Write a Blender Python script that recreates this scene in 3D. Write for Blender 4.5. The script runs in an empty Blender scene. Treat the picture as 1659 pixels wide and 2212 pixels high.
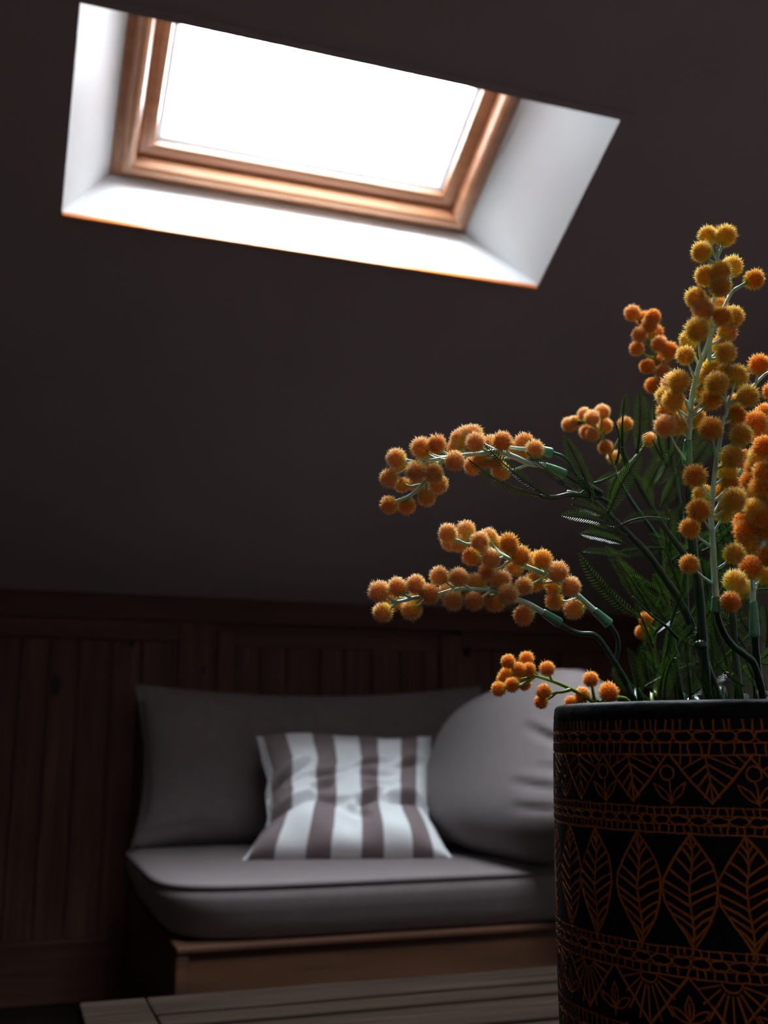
import bpy, math, random
import numpy as np
from mathutils import Vector, Matrix

random.seed(7)
rng = np.random.default_rng(7)
scene = bpy.context.scene
col = scene.collection

# ------------------------------------------------------------------ camera
FPX, TH, YA = 2283.0, math.radians(12.1), math.radians(19.3)
EYE = np.array([0, 0, .71])
FW = np.array([math.sin(YA)*math.cos(TH), math.cos(YA)*math.cos(TH), math.sin(TH)])
RT = np.array([math.cos(YA), -math.sin(YA), 0.0])
UP = np.cross(RT, FW)
cam = bpy.data.cameras.new('camera')
cam_o = bpy.data.objects.new('camera', cam); col.objects.link(cam_o)
cam.sensor_fit = 'VERTICAL'; cam.sensor_height = 36; cam.sensor_width = 27
cam.lens = FPX/2212*36
cam.clip_start = .02
m = Matrix.Identity(4)
for i in range(3):
    m[i][0], m[i][1], m[i][2], m[i][3] = RT[i], UP[i], -FW[i], EYE[i]
cam_o.matrix_world = m
cam.dof.use_dof = True; cam.dof.focus_distance = .735; cam.dof.aperture_fstop = 8.0
scene.camera = cam_o

# ------------------------------------------------------------------ sky and exposure
SKY = 38.0
world = bpy.data.worlds.new('overcast_sky'); scene.world = world
world.use_nodes = True
bg = world.node_tree.nodes['Background']
bg.inputs[0].default_value = (.83, .94, 1.0, 1); bg.inputs[1].default_value = SKY
vs = scene.view_settings
vs.view_transform = 'Standard'; vs.look = 'None'; vs.gamma = 1.0; vs.use_curve_mapping = False
vs.exposure = 0.6

# ------------------------------------------------------------------ room frame
YW = 3.25
SL = math.radians(28.5)
ZW = .71 + (YW/ (3.1)) * (1.0964-.71)
O_ = np.array([0, YW, ZW]); ES = np.array([0, -math.cos(SL), math.sin(SL)]); NN = np.array([0, math.sin(SL), math.cos(SL)])
def C(x, s, t): return O_ + np.array([x, 0, 0]) + ES*s + NN*t          # a point on / above the sloping ceiling
XL, XR, YB = -1.7, 2.12, -1.3
SMAX = (YW-YB)/math.cos(SL)
W1 = (.034, 1.110, 1.340, 1.777)         # opening of the skylight: x0, x1, s0, s1
W2 = (.05, 1.45, 2.10, 3.05)             # the skylight out of frame that lights the flowers and the near side of the vase

def portal(name, x0, x1, s0, s1, t):
    l = bpy.data.lights.new(name, 'AREA'); l.shape = 'RECTANGLE'; l.size = x1-x0; l.size_y = s1-s0
    l.cycles.is_portal = True
    o = bpy.data.objects.new(name, l); col.objects.link(o)
    c = C((x0+x1)/2, (s0+s1)/2, t)
    mm = Matrix.Identity(4)
    for i, a in enumerate((np.array([1, 0, 0]), np.cross(NN, np.array([1, 0, 0])), NN)):
        for k in range(3): mm[k][i] = a[k]
    for k in range(3): mm[k][3] = c[k]
    o.matrix_world = mm
portal('skylight_portal', .13, .96, 1.34, 1.95, .24)
portal('skylight_above_right_offscreen', W2[0]+.05, W2[1]-.05, W2[2]+.05, W2[3]-.05, .24)

# ------------------------------------------------------------------ helpers
def ray(px, py): return FW + RT*(px-829.5)/FPX - UP*(py-1106)/FPX
def at(px, py, d): return EYE + ray(px, py)*d
def on_z(px, py, z):
    r = ray(px, py); return EYE + r*(z-EYE[2])/r[2]
def on_y(px, py, y):
    r = ray(px, py); return EYE + r*(y-EYE[1])/r[1]
def lin(r, g, b):
    f = lambda c: (c/255/12.92) if c/255 <= .04045 else ((c/255+.055)/1.055)**2.4
    return (f(r), f(g), f(b), 1)

class MB:
    def __init__(s): s.v = []; s.f = []
    def add(s, vs_, fs):
        k = len(s.v); s.v += [tuple(float(q) for q in p) for p in vs_]; s.f += [tuple(i+k for i in f) for f in fs]; return s
    def hexa(s, p):      # 8 corners, bottom loop then top loop
        return s.add(p, [(3, 2, 1, 0), (4, 5, 6, 7), (0, 1, 5, 4), (1, 2, 6, 5), (2, 3, 7, 6), (3, 0, 4, 7)])
    def box(s, x0, x1, y0, y1, z0, z1):
        return s.hexa([(x0, y0, z0), (x1, y0, z0), (x1, y1, z0), (x0, y1, z0), (x0, y0, z1), (x1, y0, z1), (x1, y1, z1), (x0, y1, z1)])
    def tube(s, pts, rad, n=8, caps=True):
        pts = [np.array(p, float) for p in pts]; N = len(pts)
        if not hasattr(rad, '__len__'): rad = [rad]*N
        ref = None; vs_ = []
        for i in range(N):
            t = pts[min(i+1, N-1)]-pts[max(i-1, 0)]; t = t/(np.linalg.norm(t)+1e-12)
            if ref is None:
                a = np.array([0, 0, 1.]) if abs(t[2]) < .9 else np.array([1., 0, 0]); ref = np.cross(t, a)
            ref = ref - t*(ref@t); ref /= np.linalg.norm(ref); b = np.cross(t, ref)
            for k in range(n):
                q = 2*math.pi*k/n; vs_.append(pts[i]+(ref*math.cos(q)+b*math.sin(q))*rad[i])
        fs = [(i*n+k, i*n+(k+1) % n, (i+1)*n+(k+1) % n, (i+1)*n+k) for i in range(N-1) for k in range(n)]
        if caps: fs += [tuple(range(n-1, -1, -1)), tuple((N-1)*n+k for k in range(n))]
        return s.add(vs_, fs)
    def build(s, name, mat, parent=None, smooth=False, bevel=0, loc=(0, 0, 0)):
        me = bpy.data.meshes.new(name); L = np.array(loc, float)
        me.from_pydata([tuple(np.array(p)-L) for p in s.v], [], s.f)
        if smooth: me.polygons.foreach_set('use_smooth', [True]*len(me.polygons))
        me.materials.append(mat); me.update()
        return link(name, me, parent, bevel)
def link(name, me, parent=None, bevel=0, loc=None):
    o = bpy.data.objects.new(name, me); col.objects.link(o)
    if parent: o.parent = parent
    if loc is not None: o.location = loc
    if bevel:
        b = o.modifiers.new('edge', 'BEVEL'); b.width = bevel; b.segments = 2; b.limit_method = 'ANGLE'
    return o
def tag(o, label=None, cat=None, group=None, kind=None):
    if label: o['label'] = label
    if cat: o['category'] = cat
    if group: o['group'] = group
    if kind: o['kind'] = kind
    return o
def empty(name, loc=(0, 0, 0)):
    o = bpy.data.objects.new(name, None); col.objects.link(o); o.location = loc; o.empty_display_size = .05; return o
def spline(pts, n=6):
    p = [np.array(q, float) for q in pts]
    if len(p) < 3: return p
    out = []
    for i in range(len(p)-1):
        a, b, c, d = p[max(i-1, 0)], p[i], p[i+1], p[min(i+2, len(p)-1)]
        for k in range(n):
            t = k/n
            out.append(.5*((2*b)+(c-a)*t+(2*a-5*b+4*c-d)*t*t+(3*b-a-3*c+d)*t**3))
    return out+[p[-1]]

# ------------------------------------------------------------------ materials
def mat(name, color, rough=.6, spec=.5, var=0, scale=(8, 8, 8), detail=4, bump=0, bscale=60, color2=None, sheen=0, coat=0):
    mt = bpy.data.materials.new(name); mt.use_nodes = True; nt = mt.node_tree; p = nt.nodes['Principled BSDF']
    p.inputs['Base Color'].default_value = color; p.inputs['Roughness'].default_value = rough
    p.inputs['Specular IOR Level'].default_value = spec
    if sheen: p.inputs['Sheen Weight'].default_value = sheen
    if coat: p.inputs['Coat Weight'].default_value = coat; p.inputs['Coat Roughness'].default_value = .2
    tc = nt.nodes.new('ShaderNodeTexCoord')
    if color2 or var:
        mp = nt.nodes.new('ShaderNodeMapping'); mp.inputs['Scale'].default_value = scale
        nz = nt.nodes.new('ShaderNodeTexNoise'); nz.inputs['Scale'].default_value = 1; nz.inputs['Detail'].default_value = detail
        rp = nt.nodes.new('ShaderNodeValToRGB'); rp.color_ramp.elements[0].position = .3; rp.color_ramp.elements[1].position = .7
        c2 = color2 or tuple(min(1, c*(1+var)) for c in color[:3])+(1,)
        rp.color_ramp.elements[0].color = color; rp.color_ramp.elements[1].color = c2
        nt.links.new(tc.outputs['Object'], mp.inputs['Vector']); nt.links.new(mp.outputs[0], nz.inputs['Vector'])
        nt.links.new(nz.outputs['Fac'], rp.inputs['Fac']); nt.links.new(rp.outputs['Color'], p.inputs['Base Color'])
    if bump:
        nb = nt.nodes.new('ShaderNodeTexNoise'); nb.inputs['Scale'].default_value = bscale; nb.inputs['Detail'].default_value = 3
        bn = nt.nodes.new('ShaderNodeBump'); bn.inputs['Strength'].default_value = bump; bn.inputs['Distance'].default_value = .002
        nt.links.new(tc.outputs['Object'], nb.inputs['Vector']); nt.links.new(nb.outputs['Fac'], bn.inputs['Height']); nt.links.new(bn.outputs['Normal'], p.inputs['Normal'])
    return mt
M = {}
M['ceiling'] = mat('brown_grey_plaster', (0.2390, 0.1912, 0.1822, 1), .85, .1, var=.08, scale=(3, 3, 3), bump=.15, bscale=90)
M['wall'] = mat('grey_plaster', (0.2394, 0.1995, 0.1942, 1), .85, .2, var=.1, bump=.15, bscale=90)
M['floor'] = mat('dark_floor_wood', (.010, .007, .005, 1), .8, .03, var=.6, scale=(3, 40, 3))
M['reveal'] = mat('white_paint', (.76, .79, .80, 1), .6, .3)
M['panel'] = mat('dark_panel_wood', (0.0479, 0.0197, 0.0132, 1), .55, .2, color2=(0.1107, 0.0449, 0.0284, 1), scale=(38, 10, 2.2), detail=6)
M['panel_h'] = mat('dark_rail_wood', (0.0479, 0.0197, 0.0132, 1), .55, .2, color2=(0.0928, 0.0389, 0.0247, 1), scale=(2.2, 10, 38), detail=6)
M['pine'] = mat('varnished_pine', (.30, .125, .06, 1), .32, .5, color2=(.42, .19, .095, 1), scale=(3, 40, 40), coat=.3)
M['orange_trim'] = mat('orange_pine_trim', (.75, .22, .05, 1), .4, .4)
M['gasket'] = mat('white_gasket', (.75, .80, .86, 1), .5, .4)
M['sofa_wood'] = mat('oiled_acacia', (0.0352, 0.0141, 0.0072, 1), .6, .2, color2=(0.0768, 0.0312, 0.0152, 1), scale=(3, 30, 30), detail=6)
M['table_wood'] = mat('weathered_teak', (0.0117, 0.0077, 0.0061, 1), .8, .0, color2=(0.0243, 0.0166, 0.0131, 1), scale=(4, 60, 20), detail=6, bump=.2, bscale=150)
M['table_dark'] = mat('dark_teak', (.030, .02, .015, 1), .6, .3)
M['fabric'] = mat('grey_taupe_fabric', (0.1559, 0.1263, 0.1263, 1), .85, .2, var=.12, scale=(30, 30, 30), bump=.25, bscale=500, sheen=.15)
M['piping'] = mat('grey_piping', (0.1120, 0.0928, 0.0944, 1), .85, .2)
M['stem'] = mat('green_plastic_stem', (.005, .025, .012, 1), .28, .6, color2=(.010, .045, .021, 1), scale=(60, 60, 60))
M['sprig'] = mat('pale_green_plastic', (.26, .45, .33, 1), .3, .55, color2=(.50, .67, .55, 1), scale=(45, 45, 45))
M['sprig_green'] = mat('yellow_green_plastic', (.10, .17, .02, 1), .3, .5, color2=(.16, .25, .03, 1), scale=(45, 45, 45))
M['collar'] = mat('green_plastic_collar', (.035, .16, .08, 1), .25, .6, color2=(.10, .30, .17, 1), scale=(60, 60, 60))
M['white_piping'] = mat('white_edging', (.78, .80, .84, 1), .8, .2)
M['lip'] = mat('black_lacquer', (.003, .003, .0036, 1), .5, .1, bump=.35, bscale=120)

def two_sided(name, attr, trans, rough=.5, tint=(1, 1, 1, 1), color=None, color2=None, spec=.4):
    mt = bpy.data.materials.new(name); mt.use_nodes = True; nt = mt.node_tree; p = nt.nodes['Principled BSDF']; out = nt.nodes['Material Output']
    tr = nt.nodes.new('ShaderNodeBsdfTranslucent'); mx = nt.nodes.new('ShaderNodeMixShader'); mx.inputs[0].default_value = trans
    p.inputs['Roughness'].default_value = rough; p.inputs['Specular IOR Level'].default_value = spec
    if attr:
        a = nt.nodes.new('ShaderNodeAttribute'); a.attribute_name = attr; src = a.outputs['Color']
    else:
        tc = nt.nodes.new('ShaderNodeTexCoord'); nz = nt.nodes.new('ShaderNodeTexNoise'); nz.inputs['Scale'].default_value = 40
        rp = nt.nodes.new('ShaderNodeValToRGB'); rp.color_ramp.elements[0].position = .35; rp.color_ramp.elements[1].position = .65
        rp.color_ramp.elements[0].color = color; rp.color_ramp.elements[1].color = color2
        nt.links.new(tc.outputs['Object'], nz.inputs['Vector']); nt.links.new(nz.outputs['Fac'], rp.inputs['Fac']); src = rp.outputs['Color']
    ml = nt.nodes.new('ShaderNodeMix'); ml.data_type = 'RGBA'; ml.blend_type = 'MULTIPLY'; ml.inputs[0].default_value = 1
    nt.links.new(src, ml.inputs[6]); ml.inputs[7].default_value = tint
    nt.links.new(src, p.inputs['Base Color']); nt.links.new(ml.outputs[2], tr.inputs['Color'])
    nt.links.new(p.outputs[0], mx.inputs[1]); nt.links.new(tr.outputs[0], mx.inputs[2]); nt.links.new(mx.outputs[0], out.inputs['Surface'])
    return mt
M['fuzz'] = two_sided('fuzzy_blossom', 'Col', .45, .9, spec=.1)
M['leaf'] = two_sided('fern_leaf_plastic', None, .28, .22, (1.4, 1.2, .35, 1), (.009, .032, .006, 1), (.024, .066, .010, 1), spec=.6)

def glass(name, tr, tint=(1, 1, 1, 1)):
    mt = bpy.data.materials.new(name); mt.use_nodes = True; nt = mt.node_tree; nt.nodes.remove(nt.nodes['Principled BSDF'])
    t = nt.nodes.new('ShaderNodeBsdfTransparent'); t.inputs[0].default_value = (tr*tint[0], tr*tint[1], tr*tint[2], 1)
    g = nt.nodes.new('ShaderNodeBsdfGlossy'); g.inputs['Roughness'].default_value = .05; mx = nt.nodes.new('ShaderNodeMixShader'); mx.inputs[0].default_value = .03
    nt.links.new(t.outputs[0], mx.inputs[1]); nt.links.new(g.outputs[0], mx.inputs[2]); nt.links.new(mx.outputs[0], nt.nodes['Material Output'].inputs['Surface'])
    return mt
M['glass'] = glass('clear_glass', .93)

# ------------------------------------------------------------------ room shell
def slab(mb, x0, x1, s0, s1, t0, t1):
    return mb.hexa([C(x0, s0, t0), C(x1, s0, t0), C(x1, s1, t0), C(x0, s1, t0), C(x0, s0, t1), C(x1, s0, t1), C(x1, s1, t1), C(x0, s1, t1)])
mb = MB(); T0, T1 = 0, .2
X0, X1 = XL-.2, XR+.2
slab(mb, X0, X1, -.4, W1[2], T0, T1)
slab(mb, X0, W1[0], W1[2], W1[3], T0, T1); slab(mb, W1[1], X1, W1[2], W1[3], T0, T1)
slab(mb, X0, X1, W1[3], W2[2], T0, T1)
slab(mb, X0, W2[0], W2[2], W2[3], T0, T1); slab(mb, W2[1], X1, W2[2], W2[3], T0, T1)
slab(mb, X0, X1, W2[3], SMAX+.3, T0, T1)
tag(mb.build('ceiling', M['ceiling']), kind='structure')
tag(MB().box(XL-.2, XR+.2, YB-.2, YW+.3, -.1, 0).build('floor', M['floor']), kind='structure')
wb = tag(MB().box(XL-.2, XR+.2, YW, YW+.15, 0, ZW+.1).build('wall_back', M['panel_h']), kind='structure')
tag(MB().box(XL-.15, XL, YB-.1, YW+.1, 0, 4).build('wall_left', M['wall']), kind='structure')
tag(MB().box(XR, XR+.15, YB-.1, YW+.1, 0, 4).build('wall_right', M['wall']), kind='structure')
tag(MB().box(XL-.1, XR+.1, YB-.15, YB, 0, 4).build('wall_front', M['wall']), kind='structure')

# panelled knee wall: boards, rails and stiles
def wx(px): return on_y(px, 1400, YW)[0]
zt = ZW-.035
tr = tag(MB().box(XL, XR, YW-.034, YW+.01, on_y(600, 1352, YW)[2], ZW+.02).build('trim_1', M['panel_h'], bevel=.003), kind='structure')
z_rail0, z_rail1 = on_y(200, 1381, YW)[2], on_y(200, 1340, YW)[2]
def piece(name, x0, x1, z0, z1, d, mt): return MB().box(x0, x1, YW-d, YW+.005, z0, z1).build(name, M[mt], wb, bevel=.003)
piece('rail', XL, wx(385), z_rail0, z_rail1+.01, .022, 'panel_h')
piece('stile', wx(385), wx(462), .10, z_rail1+.01, .024, 'panel')
piece('stile', wx(470), wx(508), .10, z_rail1-.02, .014, 'panel')
piece('rail', wx(508), wx(945), z_rail0-.01, z_rail1-.02, .014, 'panel_h')
piece('stile', wx(948), wx(990), .10, z_rail1-.01, .022, 'panel')
piece('rail', wx(990), XR, z_rail0, z_rail1+.01, .022, 'panel_h')
x = XL; k = 0
edges = [wx(p) for p in (-30, 45, 108, 172, 243, 305, 372, 385)]
xs = []
while x < edges[0]-.05: xs.append((x, min(x+.092, edges[0]))); x += .092
xs += list(zip(edges[:-1], edges[1:]))
e2 = [wx(p) for p in (508, 560, 618, 690, 742, 800, 862, 912, 945)]; xs += list(zip(e2[:-1], e2[1:]))
e3 = [wx(p) for p in (990, 1060, 1130, 1205, 1280, 1345, 1410)]; e3.append(XR); xs += list(zip(e3[:-1], e3[1:]))
for (a, b) in xs:
    piece('board', a+.0018, b-.0018, .10, z_rail0+.01, random.choice((.008, .009, .0105)), 'panel')
knot = mat('dark_knot', (.006, .004, .003, 1), .6, .3)
for (px, py, r) in ((120, 1480, .022), (285, 1382, .016), (438, 1447, .009), (1010, 1405, .013)):
    c = on_y(px, py, YW-.013); mbk = MB()
    n = 12; ring = [(c[0]+math.cos(6.283*i/n)*r*.7, YW-.0245 if px == 438 or px == 1010 else YW-.0115, c[2]+math.sin(6.283*i/n)*r*1.5) for i in range(n)]
    back = [(p[0], YW, p[2]) for p in ring]
    mbk.add(ring+back, [tuple(range(n-1, -1, -1))]+[(i, (i+1) % n, n+(i+1) % n, n+i) for i in range(n)]); mbk.build('knot', knot, wb)
bz = on_y(120, 2030, YW)[2]
tag(MB().box(XL, XR, YW-.03, YW+.01, 0, max(.09, bz)).build('baseboard_back', M['panel_h'], bevel=.004), kind='structure')

# ------------------------------------------------------------------ skylights
def skylight(name, op, fr, depth, gmat, full=True):
    """op: opening in the ceiling, fr: outer edge of the wooden frame at height `depth` (x0,x1,s0,s1)"""
    w = tag(empty(name, C((op[0]+op[1])/2, op[2], 0)), kind='structure'); L = w.location
    def q(r, t): return [C(r[0], r[2], t), C(r[1], r[2], t), C(r[1], r[3], t), C(r[0], r[3], t)]
    lo, hi = q(op, -.0005), q(fr, depth)
    bo = q((op[0]-.012, op[1]+.012, op[2]-.012, op[3]+.012), .02); bh = q((fr[0]-.02, fr[1]+.02, fr[2]-.02, fr[3]+.02), depth)
    for i in range(4):
        j = (i+1) % 4
        MB().add([lo[i], lo[j], hi[j], hi[i], bo[i], bo[j], bh[j], bh[i]], [(0, 1, 2, 3), (7, 6, 5, 4), (0, 4, 5, 1), (2, 6, 7, 3)]).build('reveal', M['reveal'], w, loc=L)
    def ring(nm, prof, mt, smooth=True):
        mbr = MB(); n = len(prof)
        for (d, t) in prof:
            mbr.v += [tuple(p) for p in q((fr[0]+d, fr[1]-d, fr[2]+d, fr[3]-d), depth+t)]
        for i in range(n-1):
            for k in range(4): mbr.f.append((i*4+k, i*4+(k+1) % 4, (i+1)*4+(k+1) % 4, (i+1)*4+k))
        for k in range(4): mbr.f.append(((n-1)*4+k, (n-1)*4+(k+1) % 4, (k+1) % 4, k))
        o = mbr.build(nm, mt, w, loc=L); return o
    ring('window_frame', [(-.03, .06), (-.03, .0), (0, 0), (.006, -.004), (.016, -.006), (.020, -.018), (.027, -.024), (.036, -.026), (.044, -.022), (.050, -.012), (.052, .014), (.052, .06)], M['pine'])
    ring('sash', [(.048, .06), (.048, .012), (.056, .006), (.072, .004), (.084, .006), (.088, .014), (.090, .05)], M['pine'])
    ring('gasket', [(.084, .05), (.086, .016), (.098, .020), (.104, .034), (.104, .05)], M['gasket'])
    g = (fr[0]+.095, fr[1]-.095, fr[2]+.095, fr[3]-.095)
    mbg = MB(); slab(mbg, *g, depth+.040, depth+.046); mbg.f = [mbg.f[0]]; mbg.build('pane', gmat, w, loc=L)
    return w
FR1 = (.126, .955, 1.345, 2.02)
skylight('window_1', W1, FR1, .157, M['glass'])
skylight('window_2', W2, (W2[0]+.02, W2[1]-.02, W2[2]+.01, W2[3]-.02), .157, M['glass'])
mb = MB(); slab(mb, W1[0]+.002, W1[1]-.004, W1[2]-.006, W1[2]+.0, -.011, .01)
tag(mb.build('trim_2', M['orange_trim']), kind='structure')
mb = MB(); slab(mb, W1[0]-.02, W1[1]+.022, W1[3]-.002, W1[3]+.012, -.010, .01)
tag(mb.build('trim_3', M['ceiling']), kind='structure')

# ------------------------------------------------------------------ sofa
ZS = .42                                  # top of the seat cushion
def sbox(name, x0, x1, y0, y1, z0, z1, parent, mt='sofa_wood', bevel=.004): return MB().box(x0, x1, y0, y1, z0, z1).build(name, M[mt], parent, bevel=bevel)
SF = 2.262
sofa = tag(empty('sofa_frame', (0, 0, 0)), 'low dark wooden sofa platform under the grey seat cushion', 'sofa')
SX0, SX1, SY1 = .352, 1.56, 3.17
sbox('front_board', SX0+.024, SX1, SF+.006, SF+.03, .06, .288, sofa)
sbox('top_ledge', SX0, SX1, SF-.004, SF+.05, .287, .301, sofa)
sbox('corner_post', SX0, SX0+.026, SF, SF+.045, 0, .288, sofa)
sbox('corner_post', SX1-.045, SX1, SF, SF+.045, 0, .288, sofa)
sbox('corner_post', SX0, SX0+.045, SY1-.045, SY1, 0, .288, sofa)
sbox('corner_post', SX1-.045, SX1, SY1-.045, SY1, 0, .288, sofa)
sbox('side_board', SX0, SX0+.024, SF+.04, SY1, .06, .301, sofa)
sbox('side_board', SX1-.024, SX1, SF+.04, SY1, .06, .301, sofa)
for i in range(9):
    y = SF+.07+i*.095; sbox('seat_slat', SX0+.02, SX1-.02, y, y+.07, .277, .297, sofa)
for y in (SF+.02, 2.68, SY1-.06): sbox('arm_post', SX1-.05, SX1-.01, y, y+.04, .28, .70, sofa)
for z in (.44, .54, .64): sbox('arm_rail', SX1-.06, SX1-.04, SF, SY1, z, z+.07, sofa)

# seat cushion: soft box with a raised seam round its top
def soft_box(x0, x1, y0, y1, z0, z1, r, rr, crown, n=64):
    """rounded-rectangle rings stacked into a cushion"""
    def loop(ins, z):
        out = []
        for i in range(n):
            a = 2*math.pi*(i+.5)/n; ca, sa = math.cos(a), math.sin(a); e = 2/7.
            cx, cy, hx, hy = (x0+x1)/2, (y0+y1)/2, (x1-x0)/2-ins, (y1-y0)/2-ins
            out.append((cx+hx*math.copysign(abs(ca)**e, ca), cy+hy*math.copysign(abs(sa)**e, sa), z))
        return out
    prof = [(.30, z0), (.06, z0), (.040, z0+.004), (.028, z0+.016), (.020, z0+.04), (.011, (z0+z1)/2), (.002, z1-.03), (.001, z1-.014), (.010, z1-.003), (.016, z1+.001), (.03, z1+.004), (.09, z1+.004+crown*.5), (.2, z1+.004+crown*.9), (.33, z1+.004+crown)]
    b = MB()
    for (i_, z) in prof: b.v += loop(i_, z)
    for i in range(len(prof)-1):
        for k in range(n): b.f.append((i*n+k, i*n+(k+1) % n, (i+1)*n+(k+1) % n, (i+1)*n+k))
    b.f.append(tuple(range(n-1, -1, -1))); b.f.append(tuple((len(prof)-1)*n+k for k in range(n)))
    return b, loop
CX0, CX1, CY0, CY1 = .318, 1.485, 2.245, 3.13
b, lp = soft_box(CX0, CX1, CY0, CY1, .301, ZS-.006, .1, .05, .006)
sc = empty('seat_cushion', ((CX0+CX1)/2, (CY0+CY1)/2, .301)); tag(sc, 'thick grey fabric seat cushion lying on the sofa platform', 'cushion')
b.build('cover', M['fabric'], sc, smooth=True, loc=sc.location)
L = lp(.003, ZS-.008); pp = MB().tube(L+[L[0]], .0055, 6); pp.build('piping', M['piping'], sc, smooth=True, loc=sc.location)

def pillow(name, label, BL, BR, TR_, TL, thick, mt, cat='cushion', nu=60, nv=48, concave=.05, power=.55, folds=(), outline=None, back=1.0, rnd=0, wr=0, seam=True, sag=0, sides_only=False, ctop=None):
    BL, BR, TR_, TL = [np.array(p, float) for p in (BL, BR, TR_, TL)]
    ctr = (BL+BR)/2
    n = np.cross(BR-BL, TL-BL); n /= np.linalg.norm(n)
    if n @ (EYE-ctr) < 0: n = -n
    U, V = np.meshgrid(np.linspace(0, 1, nu+1), np.linspace(0, 1, nv+1), indexing='ij')
    a, c = 2*U-1, 2*V-1
    # concave sides / rounded corners
    u2 = .5+.5*a*(1-concave*(1-c**2)); v2 = .5+.5*c*(1-np.where(c > 0, ctop or concave, concave)*(1-a**2))
    if rnd:
        rr_ = rnd
        k = np.sqrt(np.maximum(1-rr_*c**4, 0)); k2 = np.sqrt(np.maximum(1-rr_*a**4, 0)); u2 = .5+(u2-.5)*k; v2 = .5+(v2-.5)*k2
    if outline is not None: u2, v2 = outline(U, V, u2, v2)
    P = ((1-u2)*(1-v2))[..., None]*BL+(u2*(1-v2))[..., None]*BR+(u2*v2)[..., None]*TR_+((1-u2)*v2)[..., None]*TL
    prof = ((1-a**4)*(1-c**4)).clip(0)**power
    if sag: prof = prof*(1+sag*(-c)*.5)
    h = prof*thick/2
    for (ua, va, ub, vb, wdt, dep) in folds:
        dx, dy = ub-ua, vb-va; l2 = dx*dx+dy*dy
        t = (((U-ua)*dx+(V-va)*dy)/l2).clip(0, 1); d = np.hypot(U-ua-t*dx, V-va-t*dy)
        sd = ((U-ua)*(-dy)+(V-va)*dx)/math.sqrt(l2)
        taper = np.sin(np.pi*(.12+.76*t))
        h = h - dep*taper*np.exp(-(d/wdt)**2) + dep*.55*taper*np.exp(-((sd-1.7*wdt)/wdt)**2-((d-np.abs(sd))/wdt)**2)
    if wr: h = h+prof*wr*(np.sin(U*17+V*9+2*np.sin(V*7))*.5+np.sin(V*23-U*8)*.35)
    F = P+n*h[..., None]; B = P-n*(prof*thick/2*back)[..., None]
    N = (nu+1)*(nv+1); idx = np.arange(N).reshape(nu+1, nv+1)
    fs = []
    for i in range(nu):
        for j in range(nv):
            q = (idx[i, j], idx[i+1, j], idx[i+1, j+1], idx[i, j+1]); fs.append(tuple(int(x) for x in q)); fs.append(tuple(int(x)+N for x in q[::-1]))
    bd = [idx[i, 0] for i in range(nu+1)]+[idx[nu, j] for j in range(1, nv+1)]+[idx[i, nv] for i in range(nu-1, -1, -1)]+[idx[0, j] for j in range(nv-1, 0, -1)]
    me = bpy.data.meshes.new('cover'); L = ctr
    allv = np.concatenate([F.reshape(-1, 3), B.reshape(-1, 3)])-L
    for i in range(len(bd)):
        a_, b_ = int(bd[i]), int(bd[(i+1) % len(bd)]); fs.append((a_, a_+N, b_+N, b_))
    me.from_pydata(allv.tolist(), [], fs); me.validate(); me.polygons.foreach_set('use_smooth', [True]*len(me.polygons))
    uv = me.uv_layers.new(name='UVMap'); Uf, Vf = U.reshape(-1), V.reshape(-1)
    vi = np.empty(len(me.loops), int); me.loops.foreach_get('vertex_index', vi); vi = vi % N
    uv.data.foreach_set('uv', np.stack([Uf[vi], Vf[vi]], 1).astype('f').reshape(-1))
    import bmesh as _b
    bm = _b.new(); bm.from_mesh(me); _b.ops.remove_doubles(bm, verts=bm.verts, dist=.00005); _b.ops.recalc_face_normals(bm, faces=bm.faces); bm.to_mesh(me); bm.free()
    me.materials.append(mt); me.update()
    root = tag(empty(name, tuple(L)), label, cat); link('cover', me, root)
    if seam:
        pts = [P.reshape(-1, 3)[int(i)] for i in bd]
        if sides_only:
            for i_ in (0, nu): MB().tube(list(P[i_]), .0035, 6).build('piping', seam, root, smooth=True, loc=L)
        else: MB().tube(pts+[pts[0]], .0035, 6).build('piping', seam if not isinstance(seam, bool) else M['piping'], root, smooth=True, loc=L)
    return root

ybf = 2.985
pillow('back_cushion', 'wide grey fabric back cushion standing against the wood panelled wall', on_y(283, 1838, ybf+.055), on_y(1105, 1822, ybf+.055), on_y(1038, 1482, 3.135), on_y(290, 1478, 3.135), .17, M['fabric'], concave=.06, ctop=.15, power=.5,
       folds=((.02, .93, .16, .80, .02, .006), (.03, .85, .13, .76, .015, .004), (.0, .08, .14, .12, .02, .006), (.97, .92, .86, .80, .02, .006)), sag=.25)
pillow('side_cushion', 'plump grey fabric cushion leaning on the sofa arm behind the vase', (1.135, 2.86, .425), (1.19, 2.05, .43), on_y(1325, 1405, 2.06), on_y(995, 1535, 2.86), .25, M['fabric'], concave=.0, power=.5, rnd=.35,
       folds=((.80, .62, .97, .52, .022, .010), (.78, .34, .97, .30, .02, .007), (.80, .22, .97, .20, .018, .006), (.88, .42, .99, .40, .015, .005), (.55, .97, .75, .9, .03, .006)), sag=.3)

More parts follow.
